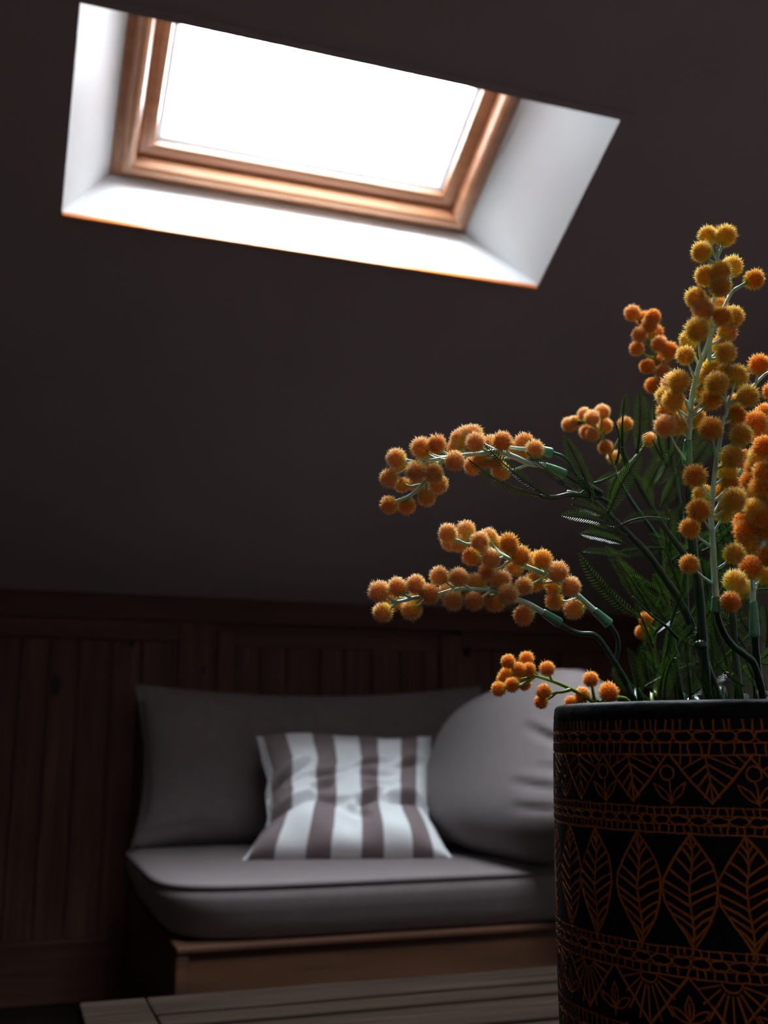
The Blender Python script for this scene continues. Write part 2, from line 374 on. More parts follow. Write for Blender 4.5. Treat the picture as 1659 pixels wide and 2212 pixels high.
# striped pillow
sm = bpy.data.materials.new('striped_cotton'); sm.use_nodes = True; nt = sm.node_tree; p = nt.nodes['Principled BSDF']
p.inputs['Roughness'].default_value = .85; p.inputs['Specular IOR Level'].default_value = .2
uvn = nt.nodes.new('ShaderNodeUVMap'); sx = nt.nodes.new('ShaderNodeSeparateXYZ'); rp = nt.nodes.new('ShaderNodeValToRGB'); rp.color_ramp.interpolation = 'CONSTANT'
white, taupe = (.82, .83, .85, 1), (0.2313, 0.1812, 0.1837, 1)
stops = [(0, white), (.022, taupe), (.145, white), (.295, taupe), (.415, white), (.565, taupe), (.675, white), (.815, taupe), (.915, white)]
rp.color_ramp.elements[0].color = white
rp.color_ramp.elements[1].position = stops[1][0]; rp.color_ramp.elements[1].color = stops[1][1]
for (q, c) in stops[2:]:
    e = rp.color_ramp.elements.new(q); e.color = c
nt.links.new(uvn.outputs[0], sx.inputs[0]); nt.links.new(sx.outputs[0], rp.inputs['Fac']); nt.links.new(rp.outputs['Color'], p.inputs['Base Color'])
def outl(U, V, u2, v2):
    left = np.interp(V, [0, .1, .24, .32, .5, .62, .8, 1], [-.04, .02, .075, .085, .065, .075, .035, 0])
    right = np.interp(V, [0, .1, .22, .32, .5, .7, .85, 1], [.045, .0, -.05, -.06, -.045, -.03, -.012, 0])
    top = np.interp(U, [0, .12, .4, .72, .9, 1], [0, .0, -.02, -.065, -.035, -.005]); bot = np.interp(U, [0, .1, .5, .9, 1], [-.01, 0, .0, .005, .0])
    return left+(1+right-left)*U, bot+(1+top-bot)*V
folds = ((.02, .44, .24, .60, .022, .026), (.12, .40, .30, .46, .018, .010), (.0, .20, .30, .30, .030, .022), (.26, .28, .55, .22, .022, .012), (.55, .20, .72, .33, .022, .020), (.70, .28, .98, .29, .024, .024),
         (.28, .44, .46, .52, .022, .014), (.28, .34, .44, .45, .018, .012), (.56, .58, .80, .66, .022, .014), (.56, .48, .76, .50, .018, .010), (.78, .60, .97, .66, .026, .016), (.58, .40, .80, .42, .016, .008), (.45, .52, .62, .60, .02, .008), (.1, .3, .3, .36, .015, .008), (.42, .22, .60, .14, .02, .008))
P_BL, P_BR = on_z(542, 1857, ZS+.004), on_z(955, 1854, ZS+.004)
pillow('striped_pillow', 'small crumpled pillow with taupe and white stripes lying against the grey back cushion', P_BL, P_BR, on_y(929, 1590, 2.90), on_y(557, 1592, 2.92), .17, sm, cat='pillow', nu=110, nv=90, power=.5, folds=[f[:5]+(f[5]*2.0,) for f in folds], outline=outl, wr=.012, seam=M['white_piping'], sides_only=True, back=.5, sag=.6)

# ------------------------------------------------------------------ table
ZT = .36; TY1 = 1.592; TX0 = .119; TX1 = .98; TY0 = .36
tb = tag(empty('slatted_table', ((TX0+TX1)/2, (TY0+TY1)/2, 0)), 'low slatted wooden table carrying the carved black vase', 'table')
def tbox(name, x0, x1, y0, y1, z0, z1, mt='table_wood', bevel=.003): return MB().box(x0, x1, y0, y1, z0, z1).build(name, M[mt], tb, bevel=bevel, loc=tb.location)
EB = .088
tbox('frame_board', TX0, TX0+EB, TY0, TY1, ZT-.026, ZT); tbox('frame_board', TX1-EB, TX1, TY0, TY1, ZT-.026, ZT)
tbox('frame_board', TX0+EB+.0015, TX1-EB-.0015, TY1-.094, TY1, ZT-.026, ZT); tbox('frame_board', TX0+EB+.0015, TX1-EB-.0015, TY0, TY0+.094, ZT-.026, ZT)
y = TY1-.094-.008; i = 0
while y-.052 > TY0+.094:
    tbox('slat', TX0+EB+.003, TX1-EB-.003, y-.052, y, ZT-.022, ZT-(.003 if i % 2 else .001)); y -= .060; i += 1
for (x0, y0) in ((TX0+.02, TY0+.02), (TX1-.08, TY0+.02), (TX0+.02, TY1-.08), (TX1-.08, TY1-.08)): tbox('leg', x0, x0+.06, y0, y0+.06, 0, ZT-.026)
for (a, b_) in ((TX0+.03, TX0+.055), (TX1-.055, TX1-.03)): tbox('apron', a, b_, TY0+.08, TY1-.08, ZT-.09, ZT-.024, 'table_dark')
for yy in (TY0+.03, TY1-.055): tbox('apron', TX0+.08, TX1-.08, yy, yy+.025, ZT-.09, ZT-.024, 'table_dark')
tbox('bearer', (TX0+TX1)/2-.03, (TX0+TX1)/2+.03, TY0+.05, TY1-.05, ZT-.05, ZT-.0225, 'table_dark')

# ------------------------------------------------------------------ carved vase
VD = .785
VC = at(1602, 1560, VD); VX, VY = VC[0], VC[1]
PHI0 = math.atan2(EYE[1]-VY, EYE[0]-VX)                   # direction from the vase to the viewpoint of the photo
def vr(z):                                                # outer radius of the body
    return np.interp(z, [.36, .375, .42, .50, .56, .62, .68, .715, .745], [.118, .126, .1365, .1410, .1415, .1408, .1396, .1385, .1370])
def vz(py):                                               # height on the side of the vase that faces the viewpoint
    r = ray(1602, py); hd = math.hypot(VX, VY)-.139; k = hd/math.hypot(r[0], r[1]); return EYE[2]+r[2]*k
ZR = vz(1509)
segs = []
DEG = math.pi/180
def jit(a): return random.uniform(-a, a)
RV = .1395
def poly(pts, w=1.0, j=.0004):                            # pts: (degrees, z)
    q = [(p[0]+jit(j)/RV/DEG, p[1]+jit(j)) for p in pts]
    for a, b_ in zip(q[:-1], q[1:]): segs.append((a[0]*DEG*RV, a[1], b_[0]*DEG*RV, b_[1], w*random.uniform(.8, 1.15)))
def hline(z, w=.8):
    pts = [(a, z) for a in np.arange(-180, 181, 3)]; poly(pts, w, .0004)
def ticks(z0, z1, step, w=.9):
    a = -180
    while a < 179:
        a += step*random.uniform(.72, 1.28); x1 = jit(.5)
        poly([(a, z0+jit(.0008)), (a+x1*.5+jit(.2), (z0+z1)/2), (a+x1, z1+jit(.0008))], w)
def chain(z0, z1, step):
    a = -180; zc, h = (z0+z1)/2, (z0-z1)/2
    while a < 179:
        wd = step*random.uniform(.8, 1.2); c = a+wd/2; n = 14; ph = jit(.3)
        poly([(c+wd*.5*math.cos(2*math.pi*k/n+ph), zc+h*.95*math.sin(2*math.pi*k/n+ph)) for k in range(n+1)], .85, .0005); a += wd
    hline(z0, .55); hline(z1, .55)
Z = {k: vz(y) for k, y in dict(a=1538, b=1577, c=1604, d=1631, e=1744, e2=1748, f=1765, g=1786, h=1805, h2=1808, i=2056, i2=2059, j=2077, k=2102, l=2123, m=2240).items()}
def band(z0, z1, z2, z3, st, cs):
    hline(z0, .7); ticks(z0, z1, st); chain(z1, z2, cs); ticks(z2, z3, st); hline(z3, .85)
band(Z['a'], Z['b'], Z['c'], Z['d'], 2.45, 5.1)
band(Z['e2'], Z['f'], Z['g'], Z['h'], 2.1, 4.6)
band(Z['i2'], Z['j'], Z['k'], Z['l'], 2.35, 5.2)
def circle(a, z, r, w=.9):
    n = 12; poly([(a+r/RV/DEG*math.cos(2*math.pi*k/n), z+r*math.sin(2*math.pi*k/n)) for k in range(n+1)], w, .0002)
def petal(a0, z0, a1, z1, fat, w=.85, side=0):            # pointed leaf outline from base to tip
    ax, az = (a1-a0)*DEG*RV, z1-z0
    for sgn in (1, -1):
        pts = []
        for k in range(7):
            t = k/6; o = sgn*fat*math.sin(math.pi*t); pts.append((a0+(ax*t-az*o)/RV/DEG, z0+az*t+ax*o))
        poly(pts, w, .0002)
P1 = 360/17.; top, bot = Z['d'], Z['e']; H = top-bot
for k in range(17):
    c = -8.9+k*P1-180+P1*0+ (180-8*P1)                       # apex of each hanging triangle
    c += jit(1.0); lw = P1*.49
    poly([(c-lw, top), (c-lw*.5, top-H*.5), (c, bot+.002)], 1.1); poly([(c+lw, top), (c+lw*.5, top-H*.5), (c, bot+.002)], 1.1)
    poly([(c-1.4, top), (c-.5, top-H*.4), (c, bot+.002)], 1.0)
    for t in (.02, .2, .38, .57):
        dz = H*.26; ha = lw*(1-(t+.26)); mid = -1.4*(1-t)
        poly([(c+mid, top-H*t), (c-ha*.98, top-H*t-dz)], 1.0); poly([(c+mid+.4, top-H*t), (c+ha*.98, top-H*t-dz)], .9)
    for t in (.35, .62): poly([(c-lw*t-1.2, top), (c-lw*(.2+t)+.6, top-H*.18)], .9); poly([(c+lw*t, top), (c+lw*(.16+t)+.6, top-H*.16)], .8)
    f = c+P1/2; circle(f+jit(.5), top-H*.36, .0046)
    poly([(f, top-H*.36-.0046), (f+.3, top-H*.62), (f+.6, bot+.001)], .9)
    petal(f+.5, bot+.002, f-4.2, bot+H*.42, .13); petal(f+.5, bot+.002, f+4.4, bot+H*.46, .13)
P2 = 14.4; top, bot = Z['h2'], Z['i']; H = top-bot
for k in range(25):
    c = -1+k*P2-180+ (180-12*P2)+jit(.8); hw = P2*.5*random.uniform(.92, 1.0)
    prof = [(0, .03), (.12, .38), (.25, .72), (.4, .97), (.5, 1.0), (.62, .9), (.78, .6), (.9, .28), (1, .03)]
    lean = jit(1.0)
    mid = lambda t: c+lean*(t-.5)+.5*math.sin(t*9)
    for sg in (1, -1): poly([(mid(t)+sg*hw*q_, top-H*t) for t, q_ in prof], 1.15)
    poly([(mid(t), top-H*t) for t in np.linspace(-.02, 1.05, 14)], 1.05)
    def wdt(t): return hw*np.interp(t, [q_[0] for q_ in prof], [q_[1] for q_ in prof])
    n = 9
    for i in range(n):
        for sg in (1, -1):
            t0 = .14+.80*i/(n-1)+jit(.012); t1 = max(.06, t0-.125); w_ = wdt(t1)*.93
            poly([(mid(t0), top-H*t0), (mid(t0)*.5+(mid(t1)+sg*w_)*.5, top-H*(t0*.45+t1*.55)), (mid(t1)+sg*w_, top-H*t1)], 1.15)
P3 = 360/17.; top, bot = Z['l'], Z['m']; H = top-bot
for k in range(17):
    c = -7+k*P3-180+(180-8*P3)+jit(.8); lw = P3*.49
    poly([(c-lw, top), (c-lw*.5, top-H*.5), (c, bot)], 1.1); poly([(c+lw, top), (c+lw*.5, top-H*.5), (c, bot)], 1.1)
    poly([(c+2.6*math.cos(q), top-.006*math.sin(q)) for q in np.linspace(0, math.pi, 8)], 1.0)
    for q in np.linspace(.25, math.pi-.25, 9):
        ln = .021 if .8 < q < 2.3 else .016; poly([(c+3.2*math.cos(q), top-.008*math.sin(q)), (c+(3.2+ln/RV/DEG*.8)*math.cos(q), top-(.008+ln)*math.sin(q))], 1.0)
    f = c+P3/2; petal(f, bot+.004, f, bot+H*.66, .17); petal(f, bot+.004, f-5, bot+H*.40, .16); petal(f, bot+.004, f+5, bot+H*.40, .16); poly([(f, bot), (f, bot+H*.5)], .9)
zz = bot-.004; band(zz, zz-.008, zz-.016, zz-.024, 2.35, 5.2)

ucol = np.concatenate([np.linspace(-100, 100, 860), np.linspace(100, 260, 170)[1:-1]])*DEG*RV
vrow = np.concatenate([np.linspace(.36, vz(2300), 60)[:-1], np.linspace(vz(2300), ZR-.012, 400)])
D = np.full((len(ucol), len(vrow)), 1.0)
per = 2*math.pi*RV; ulist = ucol
for (u0, v0, u1, v1, w) in segs:
    for sh in (-per, 0, per):
        a, b_ = min(u0, u1)+sh-.003, max(u0, u1)+sh+.003
        i0, i1 = np.searchsorted(ulist, a), np.searchsorted(ulist, b_)
        if i0 >= i1: continue
        j0, j1 = np.searchsorted(vrow, min(v0, v1)-.003), np.searchsorted(vrow, max(v0, v1)+.003)
        if j0 >= j1: continue
        UU = ulist[i0:i1, None]-(u0+sh); VV = vrow[None, j0:j1]-v0; dx, dy = u1-u0, v1-v0
        t = ((UU*dx+VV*dy)/(dx*dx+dy*dy+1e-12)).clip(0, 1)
        d = np.hypot(UU-t*dx, VV-t*dy)/(.00094*w)
        D[i0:i1, j0:j1] = np.minimum(D[i0:i1, j0:j1], d)
G = np.clip(1-D, 0, 1); G = G*G*(3-2*G); Gc = np.clip((1.0-D)*1.6, 0, 1)
ang = PHI0+ucol/RV
Rr = vr(vrow)[None, :]-.0013*G+.00003*np.sin(vrow*2400)[None, :]
nu_, nv_ = len(ucol), len(vrow)
vx = np.stack([Rr*np.cos(ang)[:, None], Rr*np.sin(ang)[:, None], np.broadcast_to(vrow-ZT, (nu_, nv_))], -1).reshape(-1, 3)
ii, jj = np.meshgrid(np.arange(nu_), np.arange(nv_-1), indexing='ij'); i2 = (ii+1) % nu_
quads = np.stack([ii*nv_+jj, i2*nv_+jj, i2*nv_+jj+1, ii*nv_+jj+1], -1).reshape(-1, 4)
me = bpy.data.meshes.new('body')
me.vertices.add(len(vx)); me.vertices.foreach_set('co', vx.astype('f').reshape(-1))
me.loops.add(quads.size); me.loops.foreach_set('vertex_index', quads.astype('i').reshape(-1))
me.polygons.add(len(quads)); me.polygons.foreach_set('loop_start', np.arange(0, quads.size, 4, dtype='i'))
me.update(calc_edges=True); me.polygons.foreach_set('use_smooth', np.ones(len(quads), bool))
at_ = me.attributes.new('carved', 'FLOAT', 'POINT'); at_.data.foreach_set('value', Gc.astype('f').reshape(-1))
vm = bpy.data.materials.new('carved_black_wood'); vm.use_nodes = True; nt = vm.node_tree; p = nt.nodes['Principled BSDF']
an = nt.nodes.new('ShaderNodeAttribute'); an.attribute_name = 'carved'
tc = nt.nodes.new('ShaderNodeTexCoord'); nz = nt.nodes.new('ShaderNodeTexNoise'); nz.inputs['Scale'].default_value = 60
rp = nt.nodes.new('ShaderNodeValToRGB'); rp.color_ramp.elements[0].color = (0.2660, 0.0728, 0.0175, 1); rp.color_ramp.elements[1].color = (0.5040, 0.1470, 0.0364, 1)
mx = nt.nodes.new('ShaderNodeMix'); mx.data_type = 'RGBA'; mx.inputs[6].default_value = (.003, .003, .0034, 1)
nt.links.new(tc.outputs['Object'], nz.inputs['Vector']); nt.links.new(nz.outputs['Fac'], rp.inputs['Fac']); nt.links.new(an.outputs['Fac'], mx.inputs[0]); nt.links.new(rp.outputs['Color'], mx.inputs[7]); nt.links.new(mx.outputs[2], p.inputs['Base Color'])
p.inputs['Roughness'].default_value = .5; p.inputs['Specular IOR Level'].default_value = .12
mp = nt.nodes.new('ShaderNodeMapping'); mp.inputs['Scale'].default_value = (120, 120, 500); nb = nt.nodes.new('ShaderNodeTexNoise'); nb.inputs['Scale'].default_value = 1
bn = nt.nodes.new('ShaderNodeBump'); bn.inputs['Strength'].default_value = .25; bn.inputs['Distance'].default_value = .001
nt.links.new(tc.outputs['Object'], mp.inputs['Vector']); nt.links.new(mp.outputs[0], nb.inputs['Vector']); nt.links.new(nb.outputs['Fac'], bn.inputs['Height']); nt.links.new(bn.outputs['Normal'], p.inputs['Normal'])
me.materials.append(vm)
vase = tag(empty('carved_vase', (VX, VY, ZT)), 'big black cylindrical vase carved with copper brown leaf and triangle patterns', 'vase')
link('body', me, vase)
def lathe(prof, n=160):
    b = MB()
    for (r, z) in prof: b.v += [(r*math.cos(2*math.pi*k/n), r*math.sin(2*math.pi*k/n), z) for k in range(n)]
    for i in range(len(prof)-1):
        for k in range(n): b.f.append((i*n+k, i*n+(k+1) % n, (i+1)*n+(k+1) % n, (i+1)*n+k))
    return b
zr = ZR-ZT; r0 = float(vr(ZR-.012))
lathe([(r0-.0004, zr-.0125), (r0-.0002, zr-.009), (r0-.001, zr-.003), (r0-.0025, zr-.0008), (r0-.005, zr), (r0-.011, zr), (r0-.0135, zr-.002), (r0-.015, zr-.008), (r0-.016, zr-.05), (r0-.018, .04), (r0-.03, .025), (.001, .022)]).build('rim', M['lip'], vase, smooth=True)
lathe([(float(vr(.36)), 0), (.05, .0005), (.001, .0005)]).build('foot', M['lip'], vase, smooth=True)

# ------------------------------------------------------------------ mimosa
def blossom_mesh(name, seed, inner, outer, tip, base, hairs=1000):
    r = np.random.default_rng(seed); b = MB(); cols = []
    nseg, nrg = 14, 9
    axis = np.array([0, 0, -1.0])
    vs_ = []; fs = []
    for i in range(nrg+1):
        th_ = math.pi*i/nrg
        for k in range(nseg):
            ph = 2*math.pi*k/nseg; d = np.array([math.sin(th_)*math.cos(ph), math.sin(th_)*math.sin(ph), math.cos(th_)])
            vs_.append(d*.66*np.array([1, 1, 1.06])); w = max(0, -d[2])**1.6
            cols.append(np.array(inner)*(1-w)+np.array(base)*w)
    for i in range(nrg):
        for k in range(nseg): fs.append((i*nseg+k, (i+1)*nseg+k, (i+1)*nseg+(k+1) % nseg, i*nseg+(k+1) % nseg))
    b.add(vs_, fs)
    ga = math.pi*(3-math.sqrt(5))
    for i in range(hairs):
        z = 1-2*(i+.5)/hairs; q = math.sqrt(1-z*z); d = np.array([q*math.cos(ga*i), q*math.sin(ga*i), z])+r.normal(0, .07, 3); d /= np.linalg.norm(d)
        t = np.cross(d, r.normal(0, 1, 3)); t /= np.linalg.norm(t); s_ = np.cross(d, t)
        ln = r.uniform(.88, 1.16) if r.random() > .04 else r.uniform(1.15, 1.35)
        p0 = d*.60; pm = d*(.60+ln)/2*1.0+r.normal(0, .02, 3); p1 = d*ln+r.normal(0, .06, 3); w0, w1 = .026, .019
        k = len(b.v)
        ring = [p0+t*w0, p0-t*w0*.5+s_*w0*.87, p0-t*w0*.5-s_*w0*.87, pm+t*w1, pm-t*w1*.5+s_*w1*.87, pm-t*w1*.5-s_*w1*.87, p1]
        b.v += [tuple(x) for x in ring]
        b.f += [(k, k+1, k+4, k+3), (k+1, k+2, k+5, k+4), (k+2, k, k+3, k+5), (k+3, k+4, k+6), (k+4, k+5, k+6), (k+5, k+3, k+6)]
        w = max(0, min(1, -d[2]*1.1))**1.3; mixc = lambda c: np.array(c)*(1-w)+np.array(base)*w
        jj_ = r.uniform(.85, 1.15)
        ci, co, ct = mixc(inner)*jj_, mixc(outer)*jj_, np.array(tip)*(1-.45*w)+np.array(base)*.45*w
        cols += [ci]*3+[co*.6+ct*.4]*3+[ct]
    me = bpy.data.meshes.new(name); me.from_pydata(b.v, [], b.f); me.polygons.foreach_set('use_smooth', [True]*len(me.polygons))
    ca = me.color_attributes.new('Col', 'FLOAT_COLOR', 'POINT'); ca.data.foreach_set('color', np.concatenate([np.array(cols).clip(0, 1), np.ones((len(cols), 1))], 1).astype('f').reshape(-1))
    me.materials.append(M['fuzz']); me.update(); return me
peach = [blossom_mesh('blossom', s, (.92, .42, .08), (.96, .54, .19), (1, .80, .52), (.90, .66, .03)) for s in (1, 2)]
peach.append(blossom_mesh('blossom', 3, (.88, .33, .05), (.93, .46, .13), (1, .72, .42), (.80, .58, .03)))
gold = [blossom_mesh('blossom', s, (.92, .48, .05), (.96, .62, .11), (1, .84, .38), (.88, .76, .03)) for s in (4, 5)]
gold.append(blossom_mesh('blossom', 6, (.90, .35, .04), (.95, .50, .08), (1, .74, .28), (.82, .66, .02)))
orange = [blossom_mesh('blossom', s, (.86, .26, .03), (.92, .38, .06), (1, .64, .22), (.70, .50, .02)) for s in (8, 9)]

# pixel frames of the close-up views the plant was measured in
def K(ox, oy, s): return lambda p: (ox+p[0]*s, oy+p[1]*s)
K1, K2, K3, K4, KC = K(750, 850, .3014), K(1200, 450, .2767), K(1200, 850, .2767), K(1200, 1150, .2767), K(1000, 1350, .2411)
K5, K6 = K(1400, 700, .1582), K(1400, 1000, .1809)
ID = lambda p: p
def pts(k, d0, d1, *ps):
    n = len(ps); return [at(*k(p), d0+(d1-d0)*i/max(1, n-1)) for i, p in enumerate(ps)]
def px_r(r, d): return r*d/FPX

def branch(label):
    base = (VX, VY, ZT+.05)
    return tag(empty('mimosa_branch', base), label, 'branch', None)
def stem(root, P, r0_, r1_, mt='stem', name='stem', into=None):
    P = list(P)
    if into is not None: P = P+[at(*into)] + [np.array([VX+(at(*into)[0]-VX)*.3, VY+(at(*into)[1]-VY)*.3, ZT+.03])]
    S = spline(P, 8); n = len(S); d = .76
    rr = [px_r(r0_+(r1_-r0_)*i/(n-1), d)*(1+.05*math.sin(i*.9)) for i in range(n)]
    return MB().tube(S, rr, 10).build(name, M[mt], root, smooth=True, loc=root.location)
def sprig(root, axis, balls, meshes, mt='sprig', rb=7.5, rt=3, collar=True, rad=22, spread=.014, sub=()):
    """axis: world points from base to tip; balls: list of world points"""
    S = spline(axis, 8); n = len(S); d = .76; b = MB()
    rr = [px_r(rb+(rt-rb)*(i/(n-1))**.8, d) for i in range(n)]
    if collar:
        cl = MB().tube(S[:15], [px_r(8.5, d), px_r(10.8, d), px_r(11.4, d)]+[px_r(11.4-.30*i, d) for i in range(12)], 12).build('collar', M['collar'], root, smooth=True, loc=root.location)
    b.tube(S, rr, 10)
    axes = [S]
    for s_ in sub:
        q = spline(s_, 8); b.tube(q, [px_r(5.0-2.2*i/(len(q)-1), d) for i in range(len(q))], 8); axes.append(q)
    A = np.array([p for s_ in axes for p in s_]); cum = []
    o_list = []
    for (P, sc_) in balls:
        P = np.array(P); best = None
        for s_ in axes:
            Q = np.array(s_); dd = np.linalg.norm(Q-P, axis=1); i = int(dd.argmin())
            if best is None or dd[i] < best[0]: best = (dd[i], Q, i)
        dist, Q, i = best; back_ = dist*.8
        while i > 0 and np.linalg.norm(Q[i]-P) < math.hypot(dist, back_): i -= 1
        a = Q[i]; v = P-a; ln = np.linalg.norm(v)+1e-9; v = v/ln; R_ = px_r(rad*sc_, .75)
        mid = a+v*ln*.5+np.array([0, 0, -.0012])
        e = P-v*R_*.55
        if ln > R_*.6: b.tube(spline([a, mid, e], 4), [px_r(3.0, d)]*4+[px_r(2.4, d)]*3+[px_r(3.4, d), px_r(5, d)], 6)
        o_list.append((P, v, R_))
    so = b.build('sprig', M[mt], root, smooth=True, loc=root.location)
    if collar: cl.parent = so
    for (P, v, R_) in o_list:
        o = bpy.data.objects.new('blossom', random.choice(meshes)); col.objects.link(o); o.parent = so
        o.location = Vector(P)-root.location
        qt = Vector(v).to_track_quat('Z', 'Y'); o.rotation_mode = 'QUATERNION'
        from mathutils import Quaternion
        o.rotation_quaternion = qt @ Quaternion((0, 0, 1), random.uniform(0, 6.28)); o.scale = [R_*1.0]*3
    return so
def balls(k, d, ps, jz=.012, s0=1.0):
    out = []
    for p in ps:
        dz = p[2] if len(p) > 2 else jit(jz); s_ = p[3] if len(p) > 3 else s0*random.uniform(.93, 1.1)
        out.append((at(*k(p), d+dz), s_))
    return out
def frond(root, base, tip, d0=.76, d1=None, bow=8, hw=20, roll=0., n=27, k=ID, fold=.45, dpb=0.0):
    d1 = d0 if d1 is None else d1
    b0, t0 = np.array(k(base)), np.array(k(tip)); mid = (b0+t0)/2; ax = t0-b0; ln = np.hypot(*ax); pr = np.array([-ax[1], ax[0]])/ln
    mid = mid+pr*bow
    A, Bm, T = at(*b0, d0), at(*mid, (d0+d1)/2+dpb), at(*t0, d1)
    S = [(1-t)**2*A+2*t*(1-t)*Bm+t*t*T for t in np.linspace(0, 1, n+1)]
    mb_ = MB(); mb_.tube(S, [px_r(3.2-2.2*i/n, d0) for i in range(n+1)], 5)
    W_ = px_r(hw, d0); sp = np.linalg.norm(T-A)/n
    for i in range(2, n+1):
        t = i/n; tg = S[min(i+1, n)]-S[i-1]; tg /= np.linalg.norm(tg); vw = EYE-S[i]; vw /= np.linalg.norm(vw)
        nrm = vw-tg*(vw@tg); nrm /= np.linalg.norm(nrm)+1e-9; sd = np.cross(tg, nrm)
        c, s_ = math.cos(roll), math.sin(roll); nrm, sd = nrm*c+sd*s_, sd*c-nrm*s_
        prof = min(1, .35+t*2.6)*(1 if t < .62 else max(.12, 1-((t-.62)/.38)**2*.9))
        for sg in (1, -1):
            d_ = sd*sg*.86+tg*.46+nrm*fold*1.25; d_ /= np.linalg.norm(d_); Lf = W_*prof*random.uniform(.92, 1.06)
            wv = np.cross(d_, nrm); wv /= np.linalg.norm(wv); w = sp*.21
            p0 = S[i]; m_ = p0+d_*Lf*.55; e_ = p0+d_*Lf+tg*Lf*.12
            mb_.add([p0, m_+wv*w, m_-wv*w, e_, m_+nrm*w*.8], [(0, 1, 4), (1, 3, 4), (3, 2, 4), (2, 0, 4)])
    return mb_.build('leaf', M['leaf'], root, smooth=False, loc=root.location)

# --- branch A: arching left, two sprigs, many leaves
A = branch('arching mimosa branch with fern leaves, its peach blossom tip drooping above the two long sprigs')
stem(A, pts(K3, .745, .765, (90, 775), (200, 800), (300, 850), (400, 940), (500, 1030), (600, 1130), (700, 1230))+pts(K4, .77, .79, (800, 280), (880, 400), (940, 490), (1010, 620), (1060, 730), (1120, 880), (1160, 1000), (1210, 1130), (1270, 1300)), 6, 12, into=(1570, 1580, .80))
for p in ((1135, 880), (400, -130)):
    c = at(*K4(p), .772); MB().tube([c+UP*.004, c+UP*.002, c, c-UP*.002, c-UP*.004], [.002, .0045, .0052, .0045, .002], 10).build('node', M['stem'], A, smooth=True, loc=A.location)
stem(A, pts(K1, .735, .74, (1455, 425), (1530, 450), (1590, 500), (1620, 560), (1700, 640), (1830, 720)), 5, 6)
stem(A, pts(K1, .73, .745, (1550, 575), (1600, 610), (1680, 660), (1800, 740), (1900, 800)), 5, 6)
sprig(A, pts(K1, .73, .715, (1565, 585), (1480, 545), (1400, 515), (1300, 500), (1200, 455), (1080, 415), (960, 430), (850, 440), (700, 462), (600, 478), (510, 490), (420, 478)),
      balls(K1, .722, [(350, 465), (300, 610), (390, 655, .01, .8), (530, 390), (640, 365), (495, 560, -.012), (500, 645, .012), (570, 745), (620, 575, -.01), (650, 650, .01), (600, 510, .015), (770, 485, -.014), (800, 325, .012), (780, 395, .014), (900, 300, .012), (920, 350, -.012), (900, 520, .018), (1110, 345, -.008), (1050, 470, .012), (1100, 560, .014), (1030, 375, .018), (560, 430, .014), (850, 300, .016), (370, 500, .014), (960, 480, .012)]), peach,
      sub=(pts(K1, .717, .722, (690, 470), (620, 560), (540, 650), (480, 710), (420, 750), (335, 780)),))
sprig(A, pts(K1, .735, .73, (1470, 430), (1400, 410), (1320, 400), (1230, 395), (1160, 385)), balls(K1, .735, [(1270, 355, .006), (1345, 400, -.01), (1250, 425, .012), (1170, 400, .015)], s0=.95), peach)
sprig(A, pts(K1, .722, .722, (500, 700), (430, 740), (340, 776)), balls(K1, .722, [(300, 800, 0, .9), (425, 805, .004, .92)]), peach[2:], collar=False, rb=4, rt=3)
for (bs, tp, kk, bow, hw, dd, rl) in [((1450, 735), (985, 365), K1, -16, 17, .705, .2), ((1380, 735), (870, 470), K1, -24, 16, .708, -.5), ((1640, 690), (1285, 420), K1, -8, 17, .715, .1),
        ((300, 850), (70, 335), K3, 8, 24, .735, -.2), ((410, 945), (660, 475), K3, -10, 27, .73, .3), ((510, 1030), (880, 985), K3, -22, 22, .735, -.5), ((410, 960), (130, 865), K3, 6, 19, .745, .2),
        ((500, 1040), (40, 950), K3, 8, 20, .75, .4), ((560, 1110), (240, 1010), K3, -4, 17, .755, -.4), ((420, 870), (480, 640), K3, -6, 18, .76, .2), ((300, 700), (480, 620), K3, 4, 16, .77, 0),
        ((690, 680), (185, 165), K4, -26, 20, .775, -.3), ((620, 520), (390, 110), K4, 8, 22, .79, .3), ((740, 620), (480, 220), K4, 5, 24, .785, .5), ((870, 700), (560, 260), K4, -8, 24, .79, -.2),
        ((580, 200), (200, 150), K4, 6, 14, .775, .7), ((540, 90), (190, 10), K4, 6, 17, .772, .3), ((900, 720), (1010, 440), K4, -5, 20, .77, .4), ((960, 880), (1090, 740), K4, -4, 18, .77, 0), ((760, 900), (620, 560), K4, 4, 18, .80, .3),
        ((880, 560), (760, 330), K4, 3, 20, .80, .3), ((300, 720), (130, 830), K3, 5, 15, .75, .2)]:
    frond(A, bs, tp, dd, bow=bow, hw=hw, roll=rl, k=kk)
stem(A, pts(K1, .71, .74, (1380, 738), (1480, 745), (1600, 725), (1790, 745)), 4.5, 6, name='leaf_stalk')
stem(A, pts(K4, .775, .79, (600, 500), (740, 640), (860, 730), (960, 830), (1100, 900)), 1.5, 5, name='leaf_stalk')

